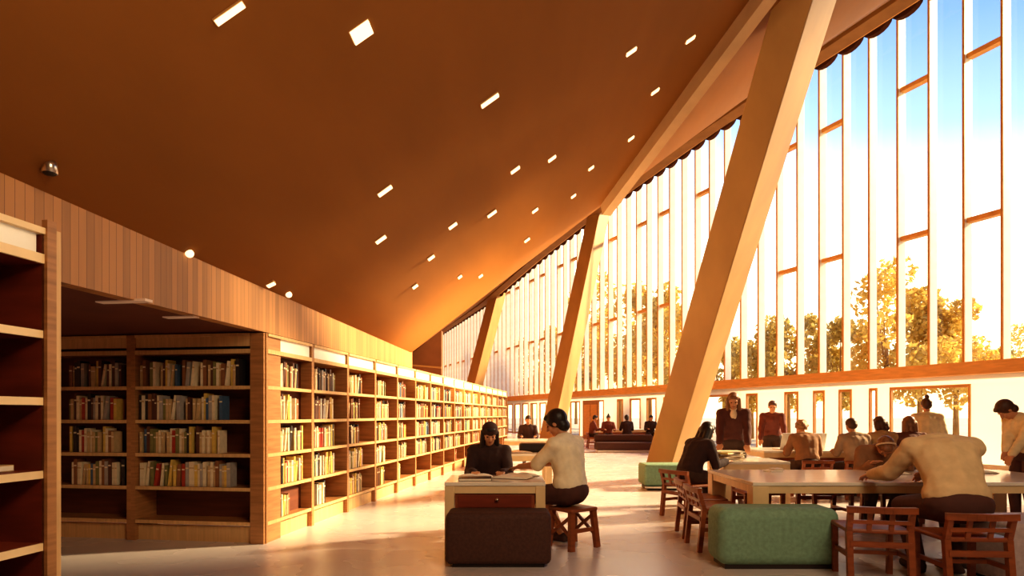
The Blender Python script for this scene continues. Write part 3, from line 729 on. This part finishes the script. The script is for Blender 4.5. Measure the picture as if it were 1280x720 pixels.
    if collar:
        m=MB(); m.ell(sp(.40)+V((0,.085,.0)),(.06,.05,.11)); m.capsule(neck+V((-.03,.03,.02)),.04,neck+V((.03,.03,.02)),.04); remesh(m,'pale_shirt_front',.01,fab('pale',(.85,.66,.45)),t,3)
    m=MB(); m.ell(P+V((0,0,.01)),(.205,.165,.125)); m.capsule(P+V((-.07,0,0)),.128,P+V((.07,0,0)),.128)
    for s in (-1,1):
        if shorts: m.capsule(hip[s],.112,hip[s]*.2+knee[s]*.8,.088)
        else: leg(m,s,.016)
    remesh(m,'trousers',max(vox,.012),fab(*pants),t,4)
    for s in (-1,1):
        m=MB(); m.capsule(ank[s]+V((0,-.035,-.03)),.045,ank[s]+V((s*.02,.14,-.04)),.038); m.box((ank[s].x-.04,ank[s].y-.07,ank[s].z-.079),(ank[s].x+.045+s*.01,ank[s].y+.17,ank[s].z-.05),None)
        remesh(m,'shoe',.012,fab('shoe',(.08,.04,.03)),t,3)
    # hair
    hc,st=hair; m=MB(); hm=HAIRC[hc]
    m.ell(H(0,-.018,.04),(.086,.097,.088),rot=R); m.ell(H(0,-.05,-.005),(.078,.065,.075),rot=R)
    m.ell(H(0,.045,.082),(.062,.05,.032),rot=R)
    for s in (-1,1): m.ell(H(s*.066,-.01,.025),(.02,.04,.045),rot=R)
    if st in('long','cap'):
        for s in (-1,0,1): m.capsule(H(s*.06,-.045,.0),.048,H(s*.075,-.055+abs(s)*.015,-.18),.042)
        for s in (-1,1): m.capsule(H(s*.078,.0,.03),.025,H(s*.085,.01,-.15),.03)
    if st=='bun': m.ell(H(0,-.05,.145),(.038,.038,.04),rot=R); m.capsule(H(0,-.04,.1),.03,H(0,-.05,.14),.03)
    if st=='bob':
        for s in (-1,0,1): m.capsule(H(s*.062,-.045,.0),.05,H(s*.07,-.045,-.09),.045)
    if st=='curly':
        rr=random.Random(3)
        for q in range(26):
            th=rr.uniform(0,6.28); ph=rr.uniform(0,1.7); m.ell(H(.085*math.sin(ph)*math.cos(th),-.03+.095*math.sin(ph)*math.sin(th)*.8,.03+.095*math.cos(ph)),(.03,.03,.03))
    if st=='thick': m.ell(H(0,-.025,.035),(.095,.108,.102),rot=R); m.ell(H(0,-.06,-.05),(.078,.06,.065),rot=R)
    remesh(m,'hair',max(.008,vox*.9),hm,t,3)
    if st=='cap':
        m=MB(); m.ell(H(0,-.012,.055),(.094,.108,.088),rot=R); m.ell(H(0,-.01,.03),(.096,.106,.03),rot=R); remesh(m,'cap',.009,fab('capf',(.05,.02,.015)),t,3)
    if st=='band':
        m=MB(); n=14
        for i in range(n):
            a0=math.pi*i/n;a1=math.pi*(i+1)/n
            m.capsule(H(.096*math.cos(a0),-.0,.03+.108*math.sin(a0)),.012,H(.096*math.cos(a1),-.0,.03+.108*math.sin(a1)),.012,n=8,k=2)
        remesh(m,'headband',.008,fab('cream_band',(.75,.55,.35)),t,2)
    return t
CREAM=('cream_shirt',(.88,.78,.56)); TAN=('tan_shirt',(.50,.33,.15)); DARK=('dark_jacket',(.045,.020,.018)); MAROON=('maroon_shirt',(.16,.04,.025)); DTR=('dark_trousers',(.085,.032,.024)); GREYT=('grey_tan_shirt',(.36,.24,.15)); BEIGE=('beige_shirt',(.80,.64,.38)); BRN=('brown_shirt',(.30,.15,.07))
# centre pair
person('person in dark jacket and dark cap reading, facing the camera across the small table',-.25,6.88,180,seat=.44,lean=12,hp=24,hy=-6,wl=(-.16,.45,.77),wr=(.16,.45,.77),al=(-.1,.30,.08),ar=(.1,.30,.08),shirt=DARK,hair=('black','cap'),vox=.0065,face=True,k=.96)
# the man on the stool looks left and away
person('person in cream shirt and dark shorts on the stool, turned to the small table',.60,6.28,-50,seat=.41,lean=8,hp=26,hy=-18,wl=(-.15,.50,.73),wr=(.10,.50,.74),al=(-.14,.25,.08),ar=(.13,.2,.08),shirt=CREAM,pants=DTR,hair=('black','thick'),sleeve='short',vox=.0065,face=True,k=1.09,shorts=True)
# leaning man
person('person in a tan shirt bent forward over the long table, seen from behind',3.58,4.92,8,seat=.44,lean=30,hp=84,hy=0,wl=(-.27,.62,.70),wr=(.12,.72,.70),ho=(0,.07,-.13),bulk=1.12,al=(-.11,.3,.08),ar=(.11,.3,.08),shirt=('light_tan_shirt',(.68,.50,.28)),pants=DTR,hair=('brown','short'),vox=.0075,k=1.14)
# man at the right edge
person('person in a beige shirt standing at the far side of the long table',6.14,7.30,-88,lean=14,hp=55,hy=14,wl=(-.32,.50,.84),wr=(-.20,.44,.86),shirt=BEIGE,pants=DTR,hair=('brown','thick'),vox=.0075,face=False,k=.93)
# person resting head
person('person with a headband bowing low over a book across from the leaning man',4.34,7.42,190,seat=.44,lean=38,hp=72,hy=5,wl=(-.2,.55,.79),wr=(.2,.55,.79),al=(-.1,.2,.08),ar=(.1,.2,.08),shirt=BRN,hair=('auburn','band'),vox=.009)
person('person in black hunched over, sitting beside the small green ottoman',2.34,8.12,65,seat=.44,lean=28,hp=30,wl=(-.15,.5,.76),wr=(.15,.5,.72),shirt=DARK,hair=('black','long'),vox=.01)
person('long-haired person in a dark jacket and pale shirt standing by the magazine pile',3.38,9.35,200,lean=10,hp=25,wl=(-.2,.42,.85),wr=(.2,.45,.85),shirt=('dark_red_jacket',(.10,.03,.022)),collar=True,hair=('auburn','long'),vox=.009,face=True,k=.99)
person('short-haired person in a maroon shirt standing behind the laptop table',5.28,12.45,200,lean=18,hp=15,wl=(-.25,.45,.8),wr=(.25,.45,.8),shirt=MAROON,hair=('brown','short'),vox=.011,face=True,k=.96)
person('curly light-haired person slumped at the laptop table',4.95-.1,10.05,10,seat=.44,lean=26,hp=40,wl=(-.2,.5,.78),wr=(.2,.5,.78),shirt=BRN,hair=('curly','curly'),vox=.011)
person('person in a grey tan shirt seated with back turned, by the right laptop',5.50,9.75,4,seat=.44,lean=8,hp=20,tilt=-4,wl=(-.2,.4,.76),wr=(.3,.4,.76),shirt=GREYT,hair=('brown','short'),vox=.011,k=.98)
person('dark-haired person in a light brown shirt sitting with their back to the camera',5.98,9.85,0,seat=.44,lean=6,hp=20,wl=(-.2,.4,.76),wr=(.2,.4,.76),shirt=('light_brown_shirt',(.52,.30,.13)),hair=('brown','bob'),vox=.011)
person('slim person all in dark brown beside the one in the light brown shirt',6.42,9.8,5,seat=.44,lean=10,hp=10,wl=(-.2,.4,.76),wr=(.2,.4,.76),shirt=('dark_brown_shirt',(.14,.045,.025)),hair=('auburn','long'),vox=.011)
person('person in beige with hair in a bun, back turned, at the framed window',6.85,10.1,20,lean=4,hp=5,shirt=BEIGE,hair=('brown','bun'),vox=.010,k=.94)
far=[(760,24.3,180,'bun',MAROON,'tiny distant person with hair in a top bun behind the dark sofa bench'),(784,24.7,0,'thick',DARK,'tiny distant person with round dark hair at the dark sofa bench'),(740,24.8,90,'short',MAROON,'tiny distant person left of the dark sofa bench'),(813,25.5,180,'short',DARK,'tiny distant person right of the dark sofa bench'),(660,17.0,180,'short',DARK,'tiny distant person at the far table by the end of the bookcases')]
for px,Y,az,hs,sh_,lab in far:
    p=at(px,Y); person(lab,p.x,p.y,az,seat=.44,lean=8,hp=15,wl=(-.2,.4,.76),wr=(.2,.4,.76),shirt=sh_,hair=('black',hs),vox=.016)
# ------------------------------------------------------------------ trees outside
def tree_mesh(seed,h,r,leafm,n=2600):
    rr=random.Random(seed); m=MB(); blobs=[]
    for i in range(11):
        z=h*rr.uniform(.34,.92); q=r*rr.uniform(.2,.85)*(1-abs(z/h-.55)); a=rr.uniform(0,6.28); blobs.append((q*math.cos(a),q*math.sin(a),z,r*rr.uniform(.28,.45)))
    for i in range(n):
        bx,by,bz,br=rr.choice(blobs); v=Vector((rr.gauss(0,1),rr.gauss(0,1),rr.gauss(0,1))).normalized()*br*rr.random()**.35
        c=Vector((bx,by,bz))+v; a=Vector((rr.gauss(0,1),rr.gauss(0,1),rr.gauss(0,1))).normalized(); b=a.cross(Vector((rr.gauss(0,1),rr.gauss(0,1),rr.gauss(0,1)))).normalized(); s=rr.uniform(.10,.2)
        m.add([c-a*s,c+b*s*.5,c+a*s,c-b*s*.5],[(0,1,2,3)],leafm)
    tr=MB(); tr.tube((0,0,0),(0,0,h*.55),.14,.08,M['bark'],8)
    for bx,by,bz,br in blobs[:7]: tr.tube((0,0,h*.35),(bx,by,bz),.06,.02,M['bark'],6)
    return m.mesh('crown'),tr.mesh('trunk')
TM=[tree_mesh(1,8.5,2.6,M['leaf']),tree_mesh(2,6.5,2.0,M['leaf2']),tree_mesh(5,7.4,2.0,M['leaf'])]
T=[(1108,27,0,1.0),(1150,28.5,2,1.05),(1195,27.5,2,.95),(1050,30,1,.95),(985,33,1,1.05),(1012,34,2,.85),(940,36,1,.9),(905,40,1,1.0),(1245,31,1,.75),
   (858,47,0,1.25),(812,50,2,1.7),(775,52,0,1.6),(742,60,0,1.55),(700,70,2,1.6),(665,76,0,1.4),(630,84,2,1.5),(595,92,0,1.4),(562,100,0,1.4),(835,62,1,1.9),(720,90,0,1.7),(1290,36,0,.8)]
sidew=['tallest golden tree beyond the near part of the glass wall','golden tree beyond the glass wall, over the framed lower window']
for i,(px,Y,v,k) in enumerate(T):
    p=at(px,Y); cr,tr=TM[v]
    t=thing('tree','','tree',(p.x,p.y,-.08),i*1.3,'trees outside the glass wall'); t.scale=(k,k,k)
    o=bpy.data.objects.new('crown',cr); COL.objects.link(o); o.parent=t
    o=bpy.data.objects.new('trunk',tr); COL.objects.link(o); o.parent=t
    t['label']=('backlit golden tree outside the near glass wall, right of the massive column' if px>880 else 'backlit olive tree outside the glass wall between the massive and the middle column' if px>740 else 'hazy distant tree outside the glass wall beyond the middle column')
# ------------------------------------------------------------------ light
w=bpy.data.worlds.new('sky'); SC.world=w; w.use_nodes=True; nt=w.node_tree; bg=nt.nodes['Background']
tc=nt.nodes.new('ShaderNodeTexCoord'); sp=nt.nodes.new('ShaderNodeSeparateXYZ'); nrm=nt.nodes.new('ShaderNodeVectorMath'); nrm.operation='NORMALIZE'
nt.links.new(tc.outputs['Generated'],nrm.inputs[0]); nt.links.new(nrm.outputs[0],sp.inputs[0])
# elevation + a little azimuth: bluer to the right and up
mu=nt.nodes.new('ShaderNodeMath'); mu.operation='MULTIPLY_ADD'; mu.inputs[1].default_value=.16; nt.links.new(sp.outputs['X'],mu.inputs[0]); nt.links.new(sp.outputs['Z'],mu.inputs[2])
r=nt.nodes.new('ShaderNodeValToRGB'); el=r.color_ramp.elements
el[0].position=0.02; el[0].color=(1.0,.74,.36,1)
el[1].position=.70; el[1].color=(.06,.13,.40,1)
for pos,c in ((.16,(1,.86,.54)),(.28,(1,.95,.80)),(.37,(.50,.54,.58)),(.45,(.22,.33,.54)),(.56,(.11,.20,.42))):
    e=el.new(pos); e.color=(*c,1)
nt.links.new(mu.outputs[0],r.inputs[0]); nt.links.new(r.outputs[0],bg.inputs['Color']); bg.inputs['Strength'].default_value=2.9
def sun(az,elv,strength,col,ang=1.0):
    L=bpy.data.lights.new('sun','SUN'); L.energy=strength; L.color=col; L.angle=math.radians(ang)
    o=bpy.data.objects.new('sun',L); COL.objects.link(o); a=math.radians(az);e=math.radians(elv)
    d=Vector((math.sin(a)*math.cos(e),math.cos(a)*math.cos(e),math.sin(e))); o.rotation_euler=d.to_track_quat('Z','Y').to_euler(); o.location=d*60
    return o
sun(75,28.5,15,(1,.74,.42),7)
def area(name,loc,tgt,size,power,col):
    L=bpy.data.lights.new(name,'AREA'); L.energy=power; L.color=col; L.size=size; L.shape='DISK'
    o=bpy.data.objects.new(name,L); COL.objects.link(o); o.location=loc; o.rotation_euler=(Vector(loc)-Vector(tgt)).to_track_quat('Z','Y').to_euler()
area('hall_fill',(2.6,.2,5.0),(2.2,7,.4),2.5,190,(1,.74,.48))  # added fill with no fitting, brightens the table and chair fronts
area('ceiling_glow_fill',(.8,14.5,2.7),(-.8,16,6),4,800,(1,.70,.32))  # added fill, unseen from below, for the golden glow on the ceiling
area('ceiling_glow_fill',(-.2,11,2.0),(-.4,12,6),3,130,(1,.70,.34))  # second added fill, spreads the ceiling glow nearer the camera
area('shelf_edge_fill',(.2,1.6,2.9),(-2.4,2.7,1.2),.5,26,(1,.70,.38))  # added fill that brightens the nearest bookcase's shelf edges
# camera
cam=bpy.data.cameras.new('camera'); co=bpy.data.objects.new('camera',cam); COL.objects.link(co); co.location=(0,0,EYE); co.rotation_euler=(math.pi/2,0,0)
cam.sensor_width=36; cam.lens=F/1280*36; cam.shift_y=(HZ-360)/1280; cam.clip_end=500; cam.clip_start=.05
SC.camera=co
SC.view_settings.view_transform='Standard'; SC.view_settings.look='Medium High Contrast'; SC.view_settings.exposure=0.0
cy=SC.cycles; cy.use_denoising=True; cy.max_bounces=8; cy.diffuse_bounces=5; cy.transparent_max_bounces=16; cy.sample_clamp_indirect=6; cy.volume_bounces=0; cy.caustics_reflective=False
